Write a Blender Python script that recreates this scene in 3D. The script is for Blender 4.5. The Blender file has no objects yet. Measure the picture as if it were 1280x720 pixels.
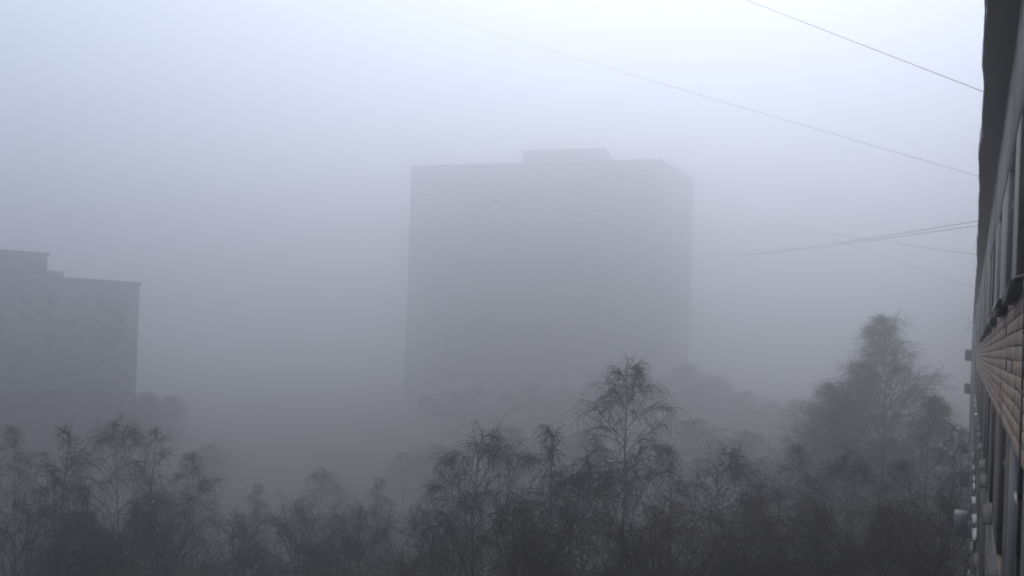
import bpy, math, random
import numpy as np
from mathutils import Vector, Matrix

random.seed(7)
rng = np.random.default_rng(11)
C = bpy.context.scene.collection
sc = bpy.context.scene
R = math.radians

# ------------------------------------------------------------------ camera
F = 1005.0                 # focal length in pixels of the 1280 px wide photograph
ROLL = R(2.0)
CAMZ = 20.0
CX, CY = 640.0, 425.0      # where the level view axis meets the picture
cam = bpy.data.cameras.new('camera')
cam.sensor_width = 36.0
cam.lens = 36.0 * F / 1280.0
cam.shift_y = (CY - 360.0) / 1280.0
cam.clip_start = 0.05
cam.clip_end = 4000.0
camo = bpy.data.objects.new('camera', cam)
camo.location = (0, 0, CAMZ)
camo.rotation_euler = (R(90), -ROLL, 0)
C.objects.link(camo)
sc.camera = camo

# ------------------------------------------------------------------ sky, sun, exposure
SUN_EL, SUN_AZ = R(64), R(14)
world = bpy.data.worlds.new('World')
sc.world = world
world.use_nodes = True
nt = world.node_tree
nt.nodes.clear()
sky = nt.nodes.new('ShaderNodeTexSky')
sky.sky_type = 'NISHITA'
sky.sun_disc = False
sky.sun_elevation = SUN_EL
sky.sun_rotation = SUN_AZ
sky.air_density = 1.0
sky.dust_density = 3.0
hs = nt.nodes.new('ShaderNodeHueSaturation')      # an overcast sky: the blue is mostly veiled
hs.inputs['Saturation'].default_value = 0.82
bg = nt.nodes.new('ShaderNodeBackground')
bg.inputs['Strength'].default_value = 0.15
out = nt.nodes.new('ShaderNodeOutputWorld')
nt.links.new(sky.outputs[0], hs.inputs['Color'])
nt.links.new(hs.outputs[0], bg.inputs['Color'])
nt.links.new(bg.outputs[0], out.inputs['Surface'])

sun = bpy.data.lights.new('sun', 'SUN')
sun.energy = 0.8
sun.angle = R(40)
sun.color = (1.0, 0.97, 0.93)
suno = bpy.data.objects.new('sun', sun)
suno.rotation_euler = (R(90) - SUN_EL, 0, math.pi - SUN_AZ)
C.objects.link(suno)

sc.view_settings.view_transform = 'Standard'
sc.view_settings.look = 'None'
sc.view_settings.gamma = 1.0
sc.view_settings.exposure = 0.76
sc.render.engine = 'CYCLES'
sc.cycles.use_denoising = True
sc.cycles.filter_width = 1.8
sc.cycles.volume_bounces = 3
sc.cycles.max_bounces = 6
sc.cycles.diffuse_bounces = 2
HAZE_DENSITY = 0.0112
HAZE_COLOR = (0.852, 0.864, 0.885)
HAZE_G = 0.84


# ------------------------------------------------------------------ helpers
def ray(px, py):
    """picture position -> (X/Y, Z/Y) of the level view"""
    u, v = px - CX, -(py - CY)
    c, s = math.cos(ROLL), math.sin(ROLL)
    return (c * u - s * v) / F, (s * u + c * v) / F


def at(px, py, Y):
    a, b = ray(px, py)
    return Vector((a * Y, Y, CAMZ + b * Y))


def tag(o, label=None, cat=None, group=None, kind=None):
    if label: o['label'] = label
    if cat: o['category'] = cat
    if group: o['group'] = group
    if kind: o['kind'] = kind
    return o


def mesh_np(name, V, Q, mats=(), smooth=False, mi=None):
    """mesh from arrays: V (n,3), Q (m,k) faces with k corners"""
    me = bpy.data.meshes.new(name)
    V = np.asarray(V, np.float32); Q = np.asarray(Q, np.int32)
    k = Q.shape[1]
    me.vertices.add(len(V)); me.vertices.foreach_set('co', V.ravel())
    me.loops.add(Q.size); me.loops.foreach_set('vertex_index', Q.ravel())
    me.polygons.add(len(Q))
    me.polygons.foreach_set('loop_start', np.arange(0, Q.size, k, dtype=np.int32))
    me.polygons.foreach_set('loop_total', np.full(len(Q), k, np.int32))
    for m in mats: me.materials.append(m)
    if mi is not None: me.polygons.foreach_set('material_index', np.asarray(mi, np.int32))
    if smooth: me.polygons.foreach_set('use_smooth', np.ones(len(Q), bool))
    me.update(calc_edges=True)
    return me


BOXQ = np.array([[0, 3, 2, 1], [4, 5, 6, 7], [0, 1, 5, 4], [1, 2, 6, 5], [2, 3, 7, 6], [3, 0, 4, 7]])


class MB:
    """collects boxes, prisms and tubes for one mesh"""
    def __init__(self): self.V, self.Q, self.n = [], [], 0
    def add(self, V, Q):
        V = np.asarray(V, float); self.V.append(V); self.Q.append(np.asarray(Q) + self.n); self.n += len(V)
        return self
    def box(self, x0, x1, y0, y1, z0, z1):
        return self.add([[x0, y0, z0], [x1, y0, z0], [x1, y1, z0], [x0, y1, z0],
                         [x0, y0, z1], [x1, y0, z1], [x1, y1, z1], [x0, y1, z1]], BOXQ)
    def prism(self, pts, z0, z1):
        """four-cornered plan, counter-clockwise"""
        return self.add([[p[0], p[1], z0] for p in pts] + [[p[0], p[1], z1] for p in pts], BOXQ)
    def cbox(self, x0, x1, y0, y1, z0, z1, b):
        """box whose -x face is chamfered by b"""
        V = [[x1, y0, z0], [x1, y1, z0], [x1, y1, z1], [x1, y0, z1],
             [x0 + b, y0, z0], [x0 + b, y1, z0], [x0 + b, y1, z1], [x0 + b, y0, z1],
             [x0, y0 + b, z0 + b], [x0, y1 - b, z0 + b], [x0, y1 - b, z1 - b], [x0, y0 + b, z1 - b]]
        Q = [[0, 3, 2, 1]]
        for a in (0, 4):
            for i in range(4):
                j = (i + 1) % 4
                Q.append([a + i, a + j, a + 4 + j, a + 4 + i])
        Q.append([8, 9, 10, 11])
        return self.add(V, Q)
    def tube(self, P, rad, sides=6):
        V, Q = tubes(np.asarray(P, float)[None], np.broadcast_to(np.asarray(rad, float), (1, len(P))), sides)
        return self.add(V, Q)
    def mesh(self, name, m, smooth=False):
        return mesh_np(name, np.concatenate(self.V), np.concatenate(self.Q), [m] if m else [], smooth)
    def build(self, name, m, parent=None, smooth=False):
        return link(name, self.mesh(name, m, smooth), parent)


def link(name, me, parent=None, loc=None, rz=None):
    o = bpy.data.objects.new(name, me)
    C.objects.link(o)
    if parent is not None: o.parent = parent
    if loc is not None: o.location = loc
    if rz is not None: o.rotation_euler = (0, 0, rz)
    return o


def empty(name, loc=(0, 0, 0), rz=0.0):
    o = link(name, None, None, loc, rz)
    o.empty_display_size = 0.5
    return o


def tubes(P, Rd, sides=3):
    """P (N,K,3) polylines, Rd (N,K) radii -> vertices, quads"""
    N, K, _ = P.shape
    T = np.empty_like(P)
    T[:, 1:-1] = P[:, 2:] - P[:, :-2]
    T[:, 0] = P[:, 1] - P[:, 0]; T[:, -1] = P[:, -1] - P[:, -2]
    T /= np.linalg.norm(T, axis=2, keepdims=True) + 1e-9
    ref = np.where(np.abs(T[:, :1, 2:3]) > 0.8, np.array([1.0, 0, 0]), np.array([0, 0, 1.0]))
    A = np.cross(T, np.broadcast_to(ref, T.shape)); A /= np.linalg.norm(A, axis=2, keepdims=True) + 1e-9
    B = np.cross(T, A)
    th = np.arange(sides) * 2 * math.pi / sides
    off = (A[:, :, None, :] * np.cos(th)[None, None, :, None] + B[:, :, None, :] * np.sin(th)[None, None, :, None])
    V = (P[:, :, None, :] + off * Rd[:, :, None, None]).reshape(-1, 3)
    idx = np.arange(N * K * sides).reshape(N, K, sides)
    nxt = np.roll(idx, -1, axis=2)
    Q = np.stack([idx[:, :-1], nxt[:, :-1], nxt[:, 1:], idx[:, 1:]], axis=-1).reshape(-1, 4)
    return V, Q


def mat(name, col, rough=0.85, var=0.25, scale=3.0, stretch=(1, 1, 1), bump=0.0, metal=0.0, col2=None, detail=6, spec=0.3):
    m = bpy.data.materials.new(name)
    m.use_nodes = True
    t = m.node_tree
    p = t.nodes['Principled BSDF']
    p.inputs['Roughness'].default_value = rough
    p.inputs['Metallic'].default_value = metal
    p.inputs['Specular IOR Level'].default_value = spec
    tc = t.nodes.new('ShaderNodeNewGeometry')
    mp = t.nodes.new('ShaderNodeMapping')
    mp.inputs['Scale'].default_value = stretch
    nz = t.nodes.new('ShaderNodeTexNoise')
    nz.inputs['Scale'].default_value = scale
    nz.inputs['Detail'].default_value = detail
    nz.inputs['Roughness'].default_value = 0.65
    rp = t.nodes.new('ShaderNodeValToRGB')
    rp.color_ramp.elements[0].position = 0.3
    rp.color_ramp.elements[1].position = 0.7
    c2 = col2 or tuple(min(1, x * (1 + var)) for x in col)
    c1 = tuple(x * (1 - var) for x in col) if not col2 else col
    rp.color_ramp.elements[0].color = (*c1, 1)
    rp.color_ramp.elements[1].color = (*c2, 1)
    t.links.new(tc.outputs['Position'], mp.inputs['Vector'])
    t.links.new(mp.outputs['Vector'], nz.inputs['Vector'])
    t.links.new(nz.outputs['Fac'], rp.inputs['Fac'])
    t.links.new(rp.outputs['Color'], p.inputs['Base Color'])
    if bump:
        b = t.nodes.new('ShaderNodeBump')
        b.inputs['Strength'].default_value = bump
        b.inputs['Distance'].default_value = 0.02
        t.links.new(nz.outputs['Fac'], b.inputs['Height'])
        t.links.new(b.outputs['Normal'], p.inputs['Normal'])
    return m


M = dict(
    ground=mat('leaf_litter', (0.035, 0.032, 0.027), 0.95, 0.45, 0.35),
    path=mat('asphalt', (0.05, 0.05, 0.052), 0.9, 0.2, 0.8),
    core=mat('joint_mortar', (0.06, 0.056, 0.052), 0.95, 0.3, 4),
    panel=mat('grey_concrete', (0.10, 0.094, 0.087), 0.92, 0.35, 1.4, (1, 1, 0.25), 0.4),
    darkpanel=mat('dark_weathered_render', (0.066, 0.062, 0.057), 0.93, 0.55, 5.0, (1, 1, 0.15), 0.9),
    toppanel=mat('pale_grey_render', (0.25, 0.235, 0.215), 0.9, 0.5, 5.0, (1, 1, 0.12), 0.8),
    tile=mat('beige_facing_tile', (0.235, 0.182, 0.142), 0.8, 0.5, 3.5, (1, 1, 0.5), 0.5),
    rust=mat('bare_reddish_tile_bed', (0.20, 0.11, 0.085), 0.95, 0.3, 6),
    seam=mat('bitumen_joint', (0.022, 0.021, 0.02), 0.85, 0.4, 5),
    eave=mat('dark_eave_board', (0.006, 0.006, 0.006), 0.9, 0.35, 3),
    flash=mat('zinc_flashing', (0.28, 0.28, 0.28), 0.5, 0.25, 3, metal=0.6),
    sill=mat('galvanised_sill', (0.27, 0.268, 0.262), 0.6, 0.3, 5),
    sill_dark=mat('dark_painted_sill', (0.03, 0.028, 0.026), 0.7, 0.3, 5),
    sill_black=mat('black_sill_underlay', (0.02, 0.02, 0.02), 0.8, 0.3, 5),
    frame_white=mat('white_window_frame', (0.30, 0.285, 0.26), 0.6, 0.15, 4, (1, 1, 0.3)),
    frame_brown=mat('brown_window_frame', (0.075, 0.062, 0.052), 0.7, 0.3, 4, (1, 1, 0.3)),
    frame_blue=mat('blue_grey_window_frame', (0.125, 0.145, 0.155), 0.7, 0.2, 4, (1, 1, 0.3)),
    pane=mat('dark_window_pane', (0.02, 0.022, 0.025), 0.08, 0.2, 1.0, spec=0.5),
    pipe=mat('pale_drainpipe', (0.50, 0.50, 0.50), 0.55, 0.2, 2, metal=0.2),
    ac=mat('grey_casing', (0.15, 0.155, 0.145), 0.6, 0.12, 4),
    ac_dark=mat('dark_grille', (0.05, 0.05, 0.05), 0.6, 0.2, 8),
    steel=mat('grey_steel', (0.16, 0.16, 0.16), 0.6, 0.2, 8, metal=0.5),
    wire=mat('black_cable_sheath', (0.02, 0.02, 0.02), 0.7, 0.2, 8),
    tower=mat('tower_panel', (0.23, 0.225, 0.22), 0.92, 0.22, 0.25, (1, 1, 1), 0),
    left_wall=mat('grey_panel', (0.115, 0.113, 0.111), 0.92, 0.2, 0.25),
    tower_joint=mat('tower_joint', (0.08, 0.08, 0.08), 0.95, 0.2, 0.5),
    balcony=mat('balcony_screen', (0.2, 0.205, 0.22), 0.8, 0.3, 0.6),
    far_pane=mat('far_window_pane', (0.17, 0.172, 0.18), 0.3, 0.3, 0.3, spec=0.5),
    left_pane=mat('left_window_pane', (0.105, 0.107, 0.112), 0.3, 0.3, 0.3, spec=0.5),
    roof=mat('roof_felt', (0.045, 0.045, 0.045), 0.95, 0.3, 0.5),
    bark=mat('birch_bark', (0.05, 0.045, 0.04), 0.9, 0.3, 2.2, (1, 1, 0.6), 0, col2=(0.26, 0.25, 0.235)),
    darkbark=mat('dark_bark', (0.05, 0.042, 0.036), 0.95, 0.4, 3, (1, 1, 0.3)),
    twig=mat('birch_twig', (0.030, 0.024, 0.021), 0.9, 0.3, 1.5),
    leaf=mat('withered_leaf', (0.085, 0.065, 0.035), 0.85, 0.4, 2.0),
)

# ------------------------------------------------------------------ setting
def sheet(name, x0, x1, y0, y1, z, m, n=1, bumpy=0.0):
    xs = np.linspace(x0, x1, n + 1); ys = np.linspace(y0, y1, n + 1)
    X, Y = np.meshgrid(xs, ys)
    Z = np.full_like(X, z)
    if bumpy: Z = Z - bumpy * rng.random(X.shape)
    V = np.stack([X, Y, Z], -1).reshape(-1, 3)
    i = np.arange((n + 1) * (n + 1)).reshape(n + 1, n + 1)
    Q = np.stack([i[:-1, :-1], i[:-1, 1:], i[1:, 1:], i[1:, :-1]], -1).reshape(-1, 4)
    return tag(link(name, mesh_np(name, V, Q, [m], True)), kind='structure')


sheet('ground', -560, 560, -560, 560, 0.0, M['ground'], 60, 0.15)

# the photographer's own block: facade seen along its length
TH = math.atan2(*[ray(1213, 445)[0], 1.0])
own = empty('apartment_block', (0, 0, 0), -TH)      # local y runs along the facade, local x into the wall
tag(own, 'weathered panel block seen along its facade at the right edge', 'building')
S0, S1 = -12.7, 90.0
WALL = 0.30
FH = 2.75
TOPZ = CAMZ + 3.22
BAY = 9.4
seams = [6.1 + BAY * k for k in range(-2, 9)]        # -12.7 ... 81.3
seams = [s for s in seams if s < S1] + [S1]
wins = []
for k in range(-2, 9):
    for a in (6.4, 8.8, 12.4):
        s = a + BAY * k
        if s + 1.5 < S1 - 0.5 and s > S0 + 0.2: wins.append(s)
ROWS = list(range(0, 8))
core = MB().box(0.40, 12.4, S0, S1, -0.4, TOPZ - 0.02)
core.build('wall', M['core'], own)
# spandrel bands: z of the top one -0.68..0.55 about the eye
def band_z(k): return CAMZ + 0.55 - FH * k - 1.23, CAMZ + 0.55 - FH * k
for k in ROWS:
    z0, z1 = band_z(k)
    if k == ROWS[-1]: z0 = -0.3
    for a, b in zip(seams[:-1], seams[1:]):
        d = 0.012 * (rng.random() - 0.5) if k else 0.0
        MB().cbox(WALL + d, 0.401, a + 0.012, b - 0.012, z0, z1, 0.01).build('wall_panel', M['panel'], own)
# blank band between the top windows and the eave
for a, b in zip(seams[:-1], seams[1:]):
    MB().cbox(WALL, 0.401, a + 0.012, b - 0.012, CAMZ + 2.07, TOPZ, 0.01).build('wall_panel', M['toppanel'], own)
# piers between windows
for k in range(-1, 7):
    z0 = CAMZ + 0.55 - FH * (k + 1) + 0.003; z1 = z0 + 1.517
    ed = [S0] + [x for w in wins for x in (w, w + 1.5)] + [S1]
    for a, b in zip(ed[::2], ed[1::2]):
        d = 0.012 * rng.random()
        MB().cbox(WALL + 0.004 + d, 0.402, a, b, z0, z1, 0.008).build(
            'pier', M['darkpanel' if k >= 0 else 'toppanel'], own)
# bitumen beads in the vertical joints
for a in seams[1:-1]:
    w = 0.11 if a < 7 else 0.035
    pts = [(WALL - 0.012 + 0.006 * rng.random(), a + (0.012 if a > 7 else -0.06) * (rng.random() - 0.5), z) for z in np.arange(0.2, CAMZ + 2.0, 0.35)]
    m = MB()
    for p, q in zip(pts[:-1], pts[1:]):
        m.add([[p[0], p[1] - w, p[2]], [0.36, p[1] - w, p[2]], [0.36, p[1] + w, p[2]], [p[0], p[1] + w, p[2]],
               [q[0], q[1] - w, q[2]], [0.36, q[1] - w, q[2]], [0.36, q[1] + w, q[2]], [q[0], q[1] + w, q[2]]], BOXQ)
    m.build('joint_bead', M['seam'], own)
# windows: frame lining the reveal, pane, sill
def win_frame_mesh(m):
    b = MB()
    b.box(0.31, 0.399, 0.0, 0.035, 0.035, 1.465); b.box(0.31, 0.399, 1.465, 1.5, 0.035, 1.465)
    b.box(0.31, 0.399, 0.0, 1.5, 0.0, 0.034); b.box(0.31, 0.399, 0.0, 1.5, 1.466, 1.5)
    b.box(0.345, 0.397, 0.70, 0.78, 0.034, 1.466)
    b.box(0.345, 0.397, 0.78, 1.465, 1.02, 1.08)
    return b.mesh('frame', m)
FR = {c: win_frame_mesh(M['frame_' + c]) for c in ('white', 'brown', 'blue')}
PANE = MB().box(0.372, 0.39, 0.036, 1.464, 0.036, 1.464).mesh('pane', M['pane'])
def sill_mesh(drop, name, out, m='sill'):
    b = MB()
    th = 0.02
    b.add([[out, -0.06, -0.035], [0.34, -0.06, 0.0], [0.34, 1.56, 0.0], [out, 1.56, -0.035],
           [out, -0.06, -0.020], [0.34, -0.06, 0.015], [0.34, 1.56, 0.015], [out, 1.56, -0.020]], BOXQ)
    b.box(out - 0.008, out, -0.06, 1.56, -0.035 - drop, -0.019)
    return b.mesh(name, M[m])
SILL = [sill_mesh(0.02, 'sill', 0.22), sill_mesh(0.035, 'sill', 0.205), sill_mesh(0.02, 'sill', 0.24)]
SILL_D = sill_mesh(0.015, 'sill', 0.225, 'sill_dark')
UNDER = MB().box(0.222, 0.296, -0.05, 1.55, -0.125, -0.036).mesh('sill_underlay', M['sill_black'])
for k in range(-1, 7):
    z0 = CAMZ + 0.55 - FH * (k + 1) + 0.012
    for s in wins:
        c = random.choice(('white', 'brown', 'brown', 'blue'))
        if k == -1 and abs(s - 6.4) < .1: c = 'brown'
        if k == -1 and abs(s - 8.8) < .1: c = 'blue'
        if k == 0 and s < 20: c = 'white' if abs(s - 6.4) < .1 else 'brown'
        w = link('window', FR[c], own, (0, s, z0))
        link('pane', PANE, w)
        link('sill', SILL_D if (k == 0 and s < 34) or random.random() < 0.35 else SILL[random.randrange(3)], w)
        if k == -1 and s < 30: link('sill_underlay', UNDER, w)
# tiles on the near spandrel; beyond, on one joined part
TW, TT = 0.30, 0.108
z0, z1 = band_z(0)
tile_meshes = []
for q in range(5):
    tile_meshes.append(MB().cbox(-0.007 - 0.0005 * q, 0.0, 0.001, TW - 0.001, 0.005, TT - 0.005, 0.0015).mesh('tile', M['tile']))
tile_meshes.append(MB().cbox(-0.003, 0.0, 0.0, TW, 0.0, TT, 0.002).mesh('tile', M['rust']))
rest = MB()
nrow = int((z1 - z0) / TT)
cnt = 0
for i in list(range(int((60 - 6.2) / TW))) + list(range(-61, -1)):
    s = 6.22 + i * TW
    for j in range(nrow):
        z = z0 + 0.012 + j * TT + 0.004 * math.sin(s * 1.7 + j) + 0.003 * rng.standard_normal()
        if rng.random() < 0.012: continue
        if cnt < 290 and 6.0 < s < 14:
            broken = (9.0 < s < 10.4 and j < 4 and rng.random() < 0.55)
            t = link('tile', tile_meshes[5 if broken else rng.integers(0, 5)], own, (WALL, s, z))
            cnt += 1
        else:
            dd = 0.007 + 0.002 * rng.random()
            rest.cbox(WALL - dd, WALL, s + 0.001, s + TW - 0.001, z + 0.005, z + TT - 0.005, 0.0015)
tag(rest.build('tile_facing', M['tile'], own), kind='stuff')
# eave: dark soffit with an uneven metal edge
ES = [-13, 5, 8.6, 9.9, 11.1, 13.4, 14.4, 16.3, 18.7, 24.7, 28.4, 33, 45, 91]
EN = [.02, .02, .022, .022, .041, .04, .018, .04, .06, .075, .07, .11, .10, .10]
ss = np.concatenate([np.arange(-13, 50, 0.35), np.arange(50, 90.6, 1.5)])
nn = np.interp(ss, ES, EN) + 0.006 * rng.standard_normal(len(ss)) * np.clip(ss / 12, .3, 1.2)
def strip(x_out, x_in, za, zb):
    m = len(ss)
    V = np.concatenate([np.stack([x_out, ss, za], 1), np.stack([x_in, ss, za], 1),
                        np.stack([x_out, ss, zb], 1), np.stack([x_in, ss, zb], 1)])
    i = np.arange(m - 1)
    Q = [np.stack([a + i, b + i, b + i + 1, a + i + 1], 1) for a, b in ((0, m), (m, 3 * m), (3 * m, 2 * m), (2 * m, 0))]
    Q.append(np.array([[0, 2 * m, 3 * m, m], [m - 1, 2 * m - 1, 4 * m - 1, 3 * m - 1]]))
    return V, np.concatenate(Q)
one = np.ones(len(ss))
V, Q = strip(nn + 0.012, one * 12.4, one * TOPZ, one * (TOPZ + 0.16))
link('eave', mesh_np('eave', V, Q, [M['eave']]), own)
lipz = TOPZ + 0.02 * rng.standard_normal(len(ss))
V, Q = strip(nn - 0.004, nn + 0.008, lipz - 0.03, one * (TOPZ + 0.2))
link('metal_edge', mesh_np('metal_edge', V, Q, [M['flash']]), own)
# pale drainpipe at the far end
pz = np.arange(0.3, TOPZ, 1.0)
MB().tube([(0.14, 66.0 + 0.05 * math.sin(z), z) for z in pz], 0.075, 8).build('drainpipe', M['pipe'], own, True)
MB().tube([(0.17, 40.0, z) for z in pz], 0.03, 6).build('drainpipe', M['pipe'], own, True)

def fpt(n, s, z):           # facade coordinates -> world
    c, t = math.cos(TH), math.sin(TH)
    return Vector((n * c + s * t, -n * t + s * c, z))

# air conditioner units hung on the facade
def ac_unit(s, ztop, label, w=0.85, h=0.62, out=0.27):
    t = empty('air_conditioner', fpt(0, s, ztop - h), -TH)
    tag(t, label, 'air conditioner', 'air conditioners on the facade')
    MB().cbox(-out, 0.06, 0, w, 0, h, 0.02).build('casing', M['ac'], t)
    g = MB()
    a = np.linspace(0, 2 * math.pi, 25)
    for r in (0.24, 0.17, 0.10): g.tube([(-out - 0.006, w * 0.4 + r * math.cos(x), h / 2 + r * math.sin(x)) for x in a], 0.008, 4)
    g.build('fan_grille', M['ac_dark'], t)
    b = MB()
    for y in (0.15, w - 0.15):
        b.box(-out + 0.02, 0.30, y - 0.02, y + 0.02, -0.04, -0.002)
        b.box(0.26, 0.30, y - 0.02, y + 0.02, -0.35, -0.041)
    b.build('bracket', M['steel'], t)
    return t
ac_unit(54, CAMZ + 0.37, 'air conditioner box highest on the distant facade edge, against pale fog')
ac_unit(60, CAMZ - 1.80, 'air conditioner box second from top on the distant facade edge')
ac_unit(60, CAMZ - 5.70, 'small air conditioner third from top on the facade edge')
ac_unit(45, CAMZ - 5.75, 'air conditioner fourth from top on the facade edge, above the largest')
ac_unit(27, CAMZ - 4.65, 'largest and lowest air conditioner on the facade edge, pale top and dark side')

# small antenna bracket sticking out near the end of the facade
an = empty('antenna_bracket', fpt(0.2, 50, CAMZ + 1.6), -TH)
tag(an, 'thin bent antenna rod sticking out of the facade above the air conditioners', 'antenna')
MB().tube([(0.1, 0, 0.1), (-0.25, 0, 0.25), (-0.38, 0, 0.6)], 0.010).build('rod', M['steel'], an)
MB().tube([(-0.25, 0, 0.25), (-0.45, 0, -0.25)], 0.009).build('arm', M['steel'], an)

# ------------------------------------------------------------------ tower block in the middle
KT = 1.90
Lc, Cc, Rc = KT * np.array([-16.8, 127.0]), KT * np.array([20.5, 116.5]), KT * np.array([28.7, 130.4])
Bc = Lc + (Rc - Cc)
TWR = CAMZ + 27.0 * KT
tw = empty('tower_block', (*Cc, 0))
tag(tw, 'tall slab tower block fading into fog in the middle', 'building')
def rel(p): return (p[0] - Cc[0], p[1] - Cc[1])
MB().prism([rel(Lc), rel(Cc), rel(Rc), rel(Bc)], -0.4, TWR - 1.0).build('wall', M['tower'], tw)
cen = (Lc + Rc) / 2
grow = lambda p, k: rel(p + (p - cen) / np.linalg.norm(p - cen) * k)
par = MB().prism([grow(Lc, .35), grow(Cc, .35), grow(Rc, .35), grow(Bc, .35)], TWR - 0.998, TWR).build('parapet', M['tower'], tw)
def on_face(A, B, t, d):     # point on a face, d metres in front of it
    e = (B - A) / np.linalg.norm(B - A); n = np.array([e[1], -e[0]])
    return A + e * t + n * d, e, n
def box_on(A, B, t0, t1, d0, d1, z0, z1, mb):
    p = [on_face(A, B, t, d)[0] for t, d in ((t0, d1), (t1, d1), (t1, d0), (t0, d0))]
    return mb.prism([rel(x) for x in p], z0, z1)
# roof house over the lifts
wl = np.linalg.norm(Cc - Lc)
rh = box_on(Lc, Cc, 17.3 * KT, 30.0 * KT, -18.5, -6.0, TWR - 0.5, TWR + 4.5, MB()).build('roof_house', M['tower'], tw)
box_on(Lc, Cc, 17.3 * KT - .4, 30.0 * KT + .4, -18.9, -5.6, TWR + 4.5, TWR + 4.8, MB()).build('roof', M['roof'], rh)
NF = 25
fh = (TWR - 3.0) / NF
def face_windows(A, B, cols, width):
    e = (B - A) / np.linalg.norm(B - A); ang = math.atan2(e[1], e[0])
    me = MB().box(-width / 2, width / 2, -0.05, 0.1, 0, 1.45)
    me.box(-width / 2 - .08, width / 2 + .08, -0.12, 0.1, -0.08, -0.002)
    me = me.mesh('window', M['far_pane'])
    for k in range(NF):
        for t in cols:
            p, _, _ = on_face(A, B, t, 0.0)
            link('window', me, tw, (*rel(p), 2.3 + k * fh), ang)
cw = [KT * x for x in (2.2, 5.4, 8.6, 14.6, 17.8, 21.0, 24.2, 30.2, 33.4, 36.6)]
face_windows(Lc, Cc, cw, 3.8)
face_windows(Cc, Rc, [7.0, 20.0], 1.9)
eL = (Cc - Lc) / wl
for t in (11.6 * KT, 27.2 * KT):                       # two stacks of loggias
    me = MB().box(-1.45, 1.45, -1.0, 0.05, 0, 1.05).box(-1.45, 1.45, -1.0, 0.05, 1.05, 1.10)
    me.box(-1.45, -1.32, -1.0, 0.05, 1.10, fh - 0.002).box(1.32, 1.45, -1.0, 0.05, 1.10, fh - 0.002)
    me = me.mesh('balcony', M['balcony'])
    for k in range(NF):
        p, _, _ = on_face(Lc, Cc, t, 0.0)
        link('balcony', me, tw, (*rel(p), 1.4 + k * fh), math.atan2(eL[1], eL[0]))
jm = MB()
for k in range(1, NF + 1): box_on(Lc, Cc, 0.05, wl - 0.05, -0.02, 0.03, 0.9 + k * fh, 1.02 + k * fh, jm)
jm.build('floor_joints', M['tower_joint'], tw)

# ------------------------------------------------------------------ nine-storey block at the left
A0 = np.array([-44.2, 95.0]) * 1.32; dr = np.array([-6.5, -4.4]); dr /= np.linalg.norm(dr)
LH = CAMZ + 5.3 * 1.32
lb = empty('long_block', (*A0, 0))
tag(lb, 'nine storey block half lost in fog at the left edge', 'building')
en = np.array([dr[1], -dr[0]])               # towards the back
if en[1] < 0: en = -en
LL = 46.0
def lrel(t, d): p = dr * t + en * d; return (p[0], p[1])
MB().prism([lrel(LL, 0), lrel(0, 0), lrel(0, 12), lrel(LL, 12)], -0.4, LH - .5).build('wall', M['left_wall'], lb)
MB().prism([lrel(LL + .25, -.25), lrel(-.25, -.25), lrel(-.25, 12.25), lrel(LL + .25, 12.25)], LH - .498, LH).build('parapet', M['left_wall'], lb)
r2 = MB().prism([lrel(26, 2.5), lrel(12.4, 2.5), lrel(12.4, 8), lrel(26, 8)], LH - .2, LH + 3.4).build('roof_house', M['left_wall'], lb)
MB().prism([lrel(12.38, 2.6), lrel(10.2, 2.6), lrel(10.2, 7), lrel(12.38, 7)], LH - .2, LH + 1.0).build('vent_housing', M['left_wall'], lb)
MB().prism([lrel(26.3, 2.2), lrel(12.1, 2.2), lrel(12.1, 8.3), lrel(26.3, 8.3)], LH + 3.4, LH + 3.6).build('roof', M['roof'], r2)
la = math.atan2(-dr[1], -dr[0])
lwm = MB().box(-.85, .85, -0.05, .1, 0, 1.45).box(-.93, .93, -.12, .1, -.08, -.002).mesh('window', M['left_pane'])
for k in range(9):
    for t in np.arange(2.0, 40, 3.2):
        link('window', lwm, lb, (*lrel(t, 0), 1.9 + k * 2.62), la)
lbm = MB().box(-1.5, 1.5, -1.1, .05, 0, 1.0).mesh('balcony', M['left_wall'])
for k in range(9):
    for t in (6.8 - 3.2 + 1.6 - 1.6 + 0.0, 19.6 - .0):
        link('balcony', lbm, lb, (*lrel(t + 1.6 - 1.6, -0.06), 1.0 + k * 2.62), la)

# masts on the roof houses
for t_, hgt in ((19.0, 4.0), (24.0, 2.6), (28.0, 3.2)):
    p, _, _ = on_face(Lc, Cc, t_ * KT, -10.0)
    MB().tube([(*rel(p), TWR + 4.7), (*rel(p), TWR + 4.7 + hgt)], 0.06, 5).box(rel(p)[0] - .9, rel(p)[0] + .9, rel(p)[1] - .04, rel(p)[1] + .04, TWR + 4.2 + hgt, TWR + 4.28 + hgt).build('mast', M['steel'], tw)

# ------------------------------------------------------------------ trees
def grow_batch(P0, D0, L, K, droop, wob, rg):
    """polylines from P0 along D0 of length L with K points; droop pulls the direction down"""
    N = len(P0)
    P = np.empty((N, K, 3)); P[:, 0] = P0
    D = D0 / (np.linalg.norm(D0, axis=1, keepdims=True) + 1e-9)
    st = (np.asarray(L) / (K - 1))[:, None]
    for i in range(1, K):
        P[:, i] = P[:, i - 1] + D * st
        D = D + rg.standard_normal((N, 3)) * wob
        D[:, 2] -= droop
        D /= np.linalg.norm(D, axis=1, keepdims=True) + 1e-9
    return P


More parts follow.
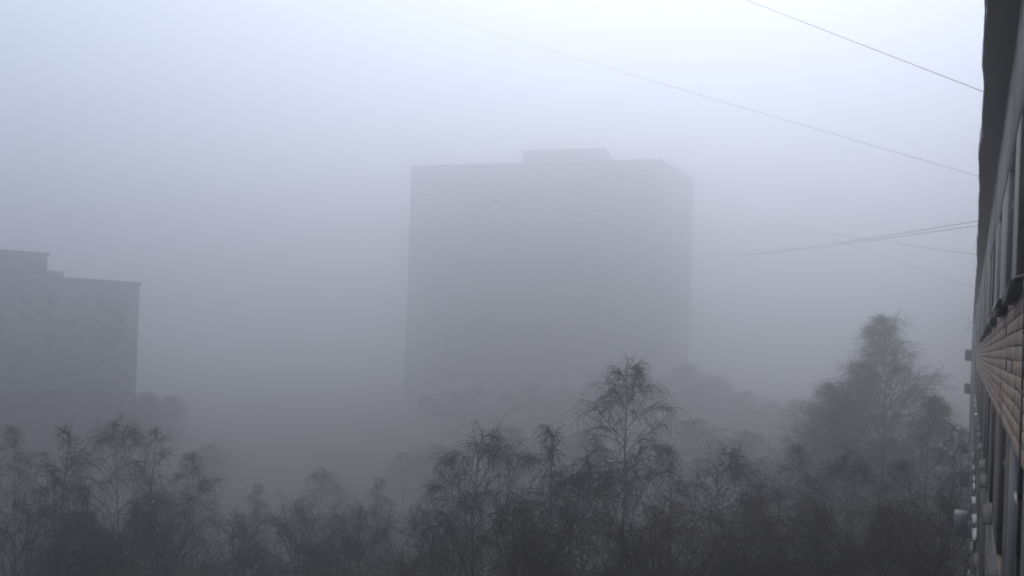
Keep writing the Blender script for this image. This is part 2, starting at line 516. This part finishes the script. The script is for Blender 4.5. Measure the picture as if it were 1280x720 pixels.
def pick(P, n, lo, hi, rg, pw=1.0):
    """n starts along each polyline between fractions lo and hi -> points, tangents, owner, fraction"""
    N, K, _ = P.shape
    f = lo + (hi - lo) * ((np.arange(n)[None] + rg.random((N, n))) / n) ** pw
    x = f * (K - 1); i = np.clip(x.astype(int), 0, K - 2); t = (x - i)[..., None]
    ow = np.repeat(np.arange(N), n).reshape(N, n)
    a, b = P[ow, i], P[ow, i + 1]
    return (a * (1 - t) + b * t).reshape(-1, 3), (b - a).reshape(-1, 3), ow.ravel(), f.ravel()


def unit(v): return v / (np.linalg.norm(v, axis=-1, keepdims=True) + 1e-9)


def make_tree(seed, H=18.0, prim=44, sec=8, tw_n=11, lean=0.02, spread=0.21, droop=0.26, low=0.22, leaf=0,
              stems=1, twl=1.5, upright=0.75, twr=0.0075, bark='bark', profile='oval'):
    rg = np.random.default_rng(seed)
    tv, tq, cv, cq, n_t, n_c = [], [], [], [], 0, 0
    lv = []
    for sidx in range(stems):
        h = H * (1.0 if sidx == 0 else rg.uniform(0.72, 0.92))
        d0 = np.array([[rg.normal(0, lean) + (0 if sidx == 0 else rg.choice([-1, 1]) * .16), rg.normal(0, lean) + (0 if sidx == 0 else rg.normal(0, .12)), 1.0]])
        T = grow_batch(np.zeros((1, 3)) + (0, 0, -0.2), d0, [h], 15, -0.02, 0.035, rg)
        T[..., 2] *= h / T[0, -1, 2]
        if sidx == 0: T[0, :, :2] -= np.linspace(0, 1, 15)[:, None] ** 1.5 * T[0, -1, :2]
        rt = np.linspace(1, 0.04, 15)[None] ** 1.1 * h * 0.0095
        V, Q = tubes(T, rt, 8); tv.append(V); tq.append(Q + n_t); n_t += len(V)
        # primary limbs
        P0, tg, ow, f = pick(T, prim, low, 0.99, rg, 0.72 if profile == 'oval' else 1.1)
        az = rg.random(prim) * 2 * math.pi + np.arange(prim) * 2.4
        g = (f - low) / (1 - low)
        if profile == 'oval': w = np.sin(np.clip(g * 0.86 + 0.14, 0, 1) * math.pi) ** 0.75 * 0.95 + 0.07
        else: w = (1 - g) ** 0.72 * 0.97 * np.where(g > 0.93, 0.5, 1.0) + 0.06
        L = h * spread * w * rg.uniform(0.65, 1.2, prim)
        up = upright * rg.uniform(0.75, 1.35, prim) + 0.5 * g
        D = np.stack([np.cos(az), np.sin(az), up], 1)
        A = grow_batch(P0, D, L * 1.15, 9, 0.06 + droop * 0.30, 0.10, rg)
        ra = (0.008 * L + 0.006)[:, None] * np.linspace(1, 0.35, 9)[None]
        V, Q = tubes(A, ra, 4); tv.append(V); tq.append(Q + n_t); n_t += len(V)
        # secondary branches
        P0, tg, ow, f = pick(A, sec, 0.18, 1.0, rg)
        D = unit(tg) * 0.8 + rg.standard_normal(P0.shape) * 0.6; D[:, 2] += 0.2
        L2 = (0.62 * L[ow] * (1.15 - 0.6 * f) + 0.2) * rg.uniform(0.6, 1.3, len(ow))
        B = grow_batch(P0, D, L2, 6, droop * 0.75, 0.13, rg)
        rb = (0.005 * L2 + 0.0045)[:, None] * np.linspace(1, 0.55, 6)[None]
        V, Q = tubes(B, rb, 3); cv.append(V); cq.append(Q + n_c); n_c += len(V)
        # hanging twigs, shorter towards the top
        for SRC, nn_, l0, own_len in ((B, tw_n, 0.1, L[ow]), (A, 5, 0.4, L)):
            P0, tg, ow3, f3 = pick(SRC, nn_, l0, 1.0, rg)
            D = unit(tg) * 0.8 + rg.standard_normal(P0.shape) * 0.6; D[:, 2] -= 0.3 * droop
            L3 = twl * rg.uniform(0.25, 1.15, len(P0)) * np.clip(0.30 + own_len[ow3] / (h * spread) * 0.95, 0.3, 1.0)
            W = grow_batch(P0, D, L3, 6, droop * 1.5, 0.16, rg)
            rw = twr * np.linspace(1, 0.45, 6)[None] * rg.uniform(0.7, 1.2, (len(P0), 1))
            V, Q = tubes(W, rw, 3); cv.append(V); cq.append(Q + n_c); n_c += len(V)
            if leaf and SRC is B:
                k = rg.integers(0, len(W), leaf); j = rg.integers(2, 6, leaf)
                lv.append(W[k, j])
    crown_mi = [np.zeros(sum(len(q) for q in cq), int)]
    if lv:
        c = np.concatenate(lv); n = len(c)
        a = unit(rg.standard_normal((n, 3))); b = unit(np.cross(a, rg.standard_normal((n, 3))))
        sz = rg.uniform(0.018, 0.04, (n, 1))
        V = np.stack([c - a * sz, c + b * sz * .7, c + a * sz, c - b * sz * .7], 1).reshape(-1, 3)
        cv.append(V); cq.append(np.arange(4 * n).reshape(n, 4) + n_c)
        crown_mi.append(np.ones(n, int))
    tm = mesh_np('trunk', np.concatenate(tv), np.concatenate(tq), [M[bark]], True)
    cm = mesh_np('crown', np.concatenate(cv), np.concatenate(cq), [M['twig'], M['leaf']], False, np.concatenate(crown_mi))
    return tm, cm, H


PROTO = dict(
    a=make_tree(1, 19.3, prim=66, sec=10, tw_n=11, spread=0.20, droop=0.24, low=0.2, twl=1.7, leaf=700, profile='cone', upright=1.0, twr=0.0046),
    b=make_tree(2, 17.0, prim=58, sec=9, tw_n=11, spread=0.18, droop=0.24, low=0.2, twl=1.6, leaf=500, twr=0.0046, profile='cone', upright=0.9),
    c=make_tree(3, 16.0, prim=44, sec=8, tw_n=11, spread=0.19, droop=0.24, low=0.2, stems=2, twl=1.6, leaf=500, twr=0.0046),
    d=make_tree(4, 22.0, prim=96, sec=11, tw_n=14, spread=0.165, droop=0.15, low=0.18, twl=1.1, leaf=9000, profile='oval', upright=1.15, twr=0.0055),
    e=make_tree(5, 16.0, prim=40, sec=8, tw_n=9, spread=0.15, droop=0.08, low=0.25, twl=0.9, upright=1.5, leaf=1800, bark='darkbark', lean=.04, twr=0.005, profile='cone'),
    f=make_tree(6, 15.0, prim=36, sec=9, tw_n=12, spread=0.22, droop=0.12, low=0.2, stems=3, twl=1.0, upright=1.1, leaf=1500, bark='darkbark', twr=0.005),
)


def tree(kind, px, py, Y, label, group=None, rz=None, name='birch_tree', wide=1.0):
    tm, cm, H = PROTO[kind]
    if Y > 79: Y *= 1.85; wide *= 2.3
    elif Y > 60: Y *= 1.5; wide *= 1.8
    elif Y < 50: Y *= 0.8; wide *= 0.92
    p = at(px, py, Y)
    k = p.z / (H - 0.2)
    t = empty(name, (p.x, p.y, -0.12), random.random() * 6.28 if rz is None else rz)
    t.scale = (k * wide, k * wide, k)
    tag(t, label, 'tree', group)
    link('trunk', tm, t); link('crown', cm, t)
    return t


G1 = 'bare birches in the foreground'
tree('a', 784, 452, 32, 'tallest weeping birch in the middle foreground, its thin leader above the rest', G1, 0.4)
tree('b', 690, 538, 31, 'weeping birch just left of the tallest middle birch', G1)
tree('c', 602, 545, 33, 'twin topped weeping birch left of middle, second from the left of its clump', G1)
tree('b', 566, 572, 32, 'leftmost birch of the middle clump, below the tower', G1)
tree('c', 905, 568, 34, 'low arching birch right of the tallest middle birch', G1)
tree('b', 838, 560, 36, 'birch close behind the right flank of the tallest middle birch', G1)
tree('c', 735, 580, 29, 'dark low birch close against the left foot of the tallest middle birch', G1)
tree('f', 640, 640, 27, 'low bushy tree at the bottom below the twin topped birch', G1, name='bare_tree')
tree('f', 820, 655, 27, 'low bushy tree at the bottom below the tallest middle birch', G1, name='bare_tree')
tree('f', 930, 640, 30, 'dark bushy tree at the bottom right of the arching birch', G1, name='bare_tree')
G2 = 'bare trees at the left'
tree('c', 150, 532, 40, 'round topped weeping birch at the left, tallest of its group', G2)
tree('e', 88, 538, 36, 'slender upright tree with a bare leader at the left', G2, name='bare_tree')
tree('e', 196, 538, 42, 'slim tree just right of the round topped left birch', G2, name='bare_tree')
tree('b', 242, 568, 41, 'drooping birch at the right end of the left group', G2)
tree('b', 18, 535, 44, 'birch cut by the left edge of the picture', G2)
tree('e', 68, 602, 33, 'dark short trunked tree low at the left, below the slender upright one', G2, name='bare_tree')
tree('e', 112, 610, 32, 'thin dark tree low at the left, below the round topped birch', G2, name='bare_tree')
tree('f', 20, 640, 31, 'bushy tree in the bottom left corner', G2, name='bare_tree')
tree('f', 180, 640, 33, 'bushy tree at the bottom below the drooping left birch', G2, name='bare_tree')
G3 = 'trees before the facade at the right'
tree('d', 1106, 402, 60, 'big dense birch at the right, highest treetop in view', G3, 1.0, wide=1.02)
tree('d', 1076, 458, 59, 'dense birch close behind the left side of the big right birch', G3, 4.1, wide=1.1)
tree('d', 1040, 485, 56, 'dense birch at the left shoulder of the big right birch', G3)
tree('d', 1165, 500, 55, 'dense birch between the big right birch and the facade', G3)
tree('b', 1196, 535, 46, 'birch touching the facade edge below the air conditioners', G3)
tree('b', 1000, 560, 42, 'birch in front of the left foot of the big right birch', G3)
tree('c', 1062, 575, 40, 'weeping birch in front of the big right birch', G3)
tree('b', 1130, 580, 38, 'birch low in front, right of the big right birch', G3)
tree('c', 965, 610, 36, 'low birch in the dip between the middle and right trees', G3)
tree('f', 1020, 650, 30, 'dark bushy tree at the bottom, left of the facade', G3, name='bare_tree')
tree('f', 1110, 650, 29, 'dark bushy tree at the bottom beside the facade', G3, name='bare_tree')
tree('f', 1180, 640, 33, 'bushy tree at the bottom touching the facade', G3, name='bare_tree')
G4 = 'trees in the misty gap at the left of the middle'
tree('c', 402, 588, 52, 'pale tree in the misty gap, middle of the gap', G4)
tree('b', 322, 606, 52, 'pale tree in the misty gap, near the left group', G4)
tree('b', 474, 598, 50, 'pale tree in the misty gap, near the middle clump', G4)
tree('f', 290, 650, 42, 'dark bushy tree low in the gap right of the left group', G4, name='bare_tree')
tree('f', 370, 645, 40, 'dark bushy tree low in the middle of the gap', G4, name='bare_tree')
tree('f', 450, 640, 41, 'dark bushy tree low in the gap, third from the left group', G4, name='bare_tree')
tree('f', 525, 645, 39, 'dark bushy tree low in the gap beside the middle clump', G4, name='bare_tree')
# far belt fading in front of the two blocks
G5 = 'far tree belt fading in the fog'
far = [(858, 458, 82, 'd'), (895, 472, 84, 'd'), (930, 490, 80, 'd'), (820, 472, 85, 'd'), (780, 480, 82, 'f'), (745, 478, 84, 'd'),
       (705, 484, 86, 'd'), (670, 482, 80, 'f'), (635, 488, 84, 'd'), (598, 484, 88, 'd'), (565, 490, 82, 'f'), (535, 494, 86, 'd'), (965, 502, 82, 'd'),
       (995, 500, 85, 'd'), (1025, 492, 90, 'd')]
for px, py, Y, k in far:
    tree(k, px, py, Y, 'faint fogbound tree of the far belt at the foot of the tower block', G5, name='fogbound_tree')
for px, py, Y, k in [(215, 496, 76, 'd'), (185, 492, 78, 'd'), (155, 492, 74, 'f'), (125, 488, 74, 'd'), (95, 492, 72, 'f'), (65, 488, 70, 'd'), (35, 490, 68, 'd'), (5, 490, 66, 'f')]:
    tree(k, px, py, Y, 'faint fogbound tree of the far belt in front of the left block', G5, name='fogbound_tree')
for px, py, Y, k in [(262, 556, 62, 'd'), (505, 566, 63, 'd'), (545, 556, 62, 'd')]:
    tree(k, px, py, Y, 'dim tree of the misty row in the gap, half way to the far belt', 'misty middle row in the gap', name='fogbound_tree', wide=1.2)
for px, py, Y, k in [(640, 535, 61, 'd'), (730, 540, 62, 'd'), (870, 525, 62, 'd'), (935, 540, 61, 'd'), (980, 545, 61, 'f')]:
    tree(k, px, py, Y, 'dim tree of the misty row behind the middle birches', 'misty middle row behind the birches', name='fogbound_tree', wide=1.2)

# ------------------------------------------------------------------ overhead cables
def cable(P, Q, sag, r, label):
    t = np.linspace(0, 1, 41)[:, None]
    L = np.array(P)[None] * (1 - t) + np.array(Q)[None] * t
    L[:, 2] -= (4 * sag * t * (1 - t))[:, 0]
    o = link('overhead_cable', MB().tube(L, r, 5).mesh('overhead_cable', M['wire'], True))
    return tag(o, label, 'cable', 'cables running from the roof edge')


def eave_pt(s): return fpt(0.10, s, TOPZ + 0.17)
cable(eave_pt(12.0), at(700, -90, 62), 0.0, 0.0042, 'highest dark cable leaving the top of the picture')
cable(eave_pt(17.6), at(420, -26, 90), 0.3, 0.0029, 'second highest cable, crossing the sky to the upper left')
tp, tp2, tp3 = [on_face(Cc, Rc, q * KT, 0.0)[0] for q in (10.0, 12.0, 14.0)]
cable(eave_pt(23.2), (*tp, 50.3), 2.0, 0.0060, 'upper of the two close cables running to the tower side')
cable(eave_pt(24.0), (*tp2, 49.7), 1.6, 0.0060, 'lower of the two close cables running to the tower side')
cable(eave_pt(31.0), (*tp3, 61.6), 0.4, 0.0050, 'cable crossing the close pair near the facade')
cable(eave_pt(46.0), (*tp3, 68.7), 0.4, 0.0060, 'lowest faint cable beside the facade edge')

# ------------------------------------------------------------------ fog
hz = MB().box(-600, 600, -600, 600, -1.5, 88.0).build('haze', None)
hm = bpy.data.materials.new('fog')
hm.use_nodes = True
t = hm.node_tree
t.nodes.clear()
pv = t.nodes.new('ShaderNodeVolumePrincipled')
pv.inputs['Density'].default_value = HAZE_DENSITY
pv.inputs['Color'].default_value = (*HAZE_COLOR, 1)
pv.inputs['Anisotropy'].default_value = HAZE_G
mo = t.nodes.new('ShaderNodeOutputMaterial')
t.links.new(pv.outputs[0], mo.inputs['Volume'])
hz.data.materials.append(hm)
tag(hz, 'thick grey fog filling the air over the whole place', 'fog', kind='stuff')
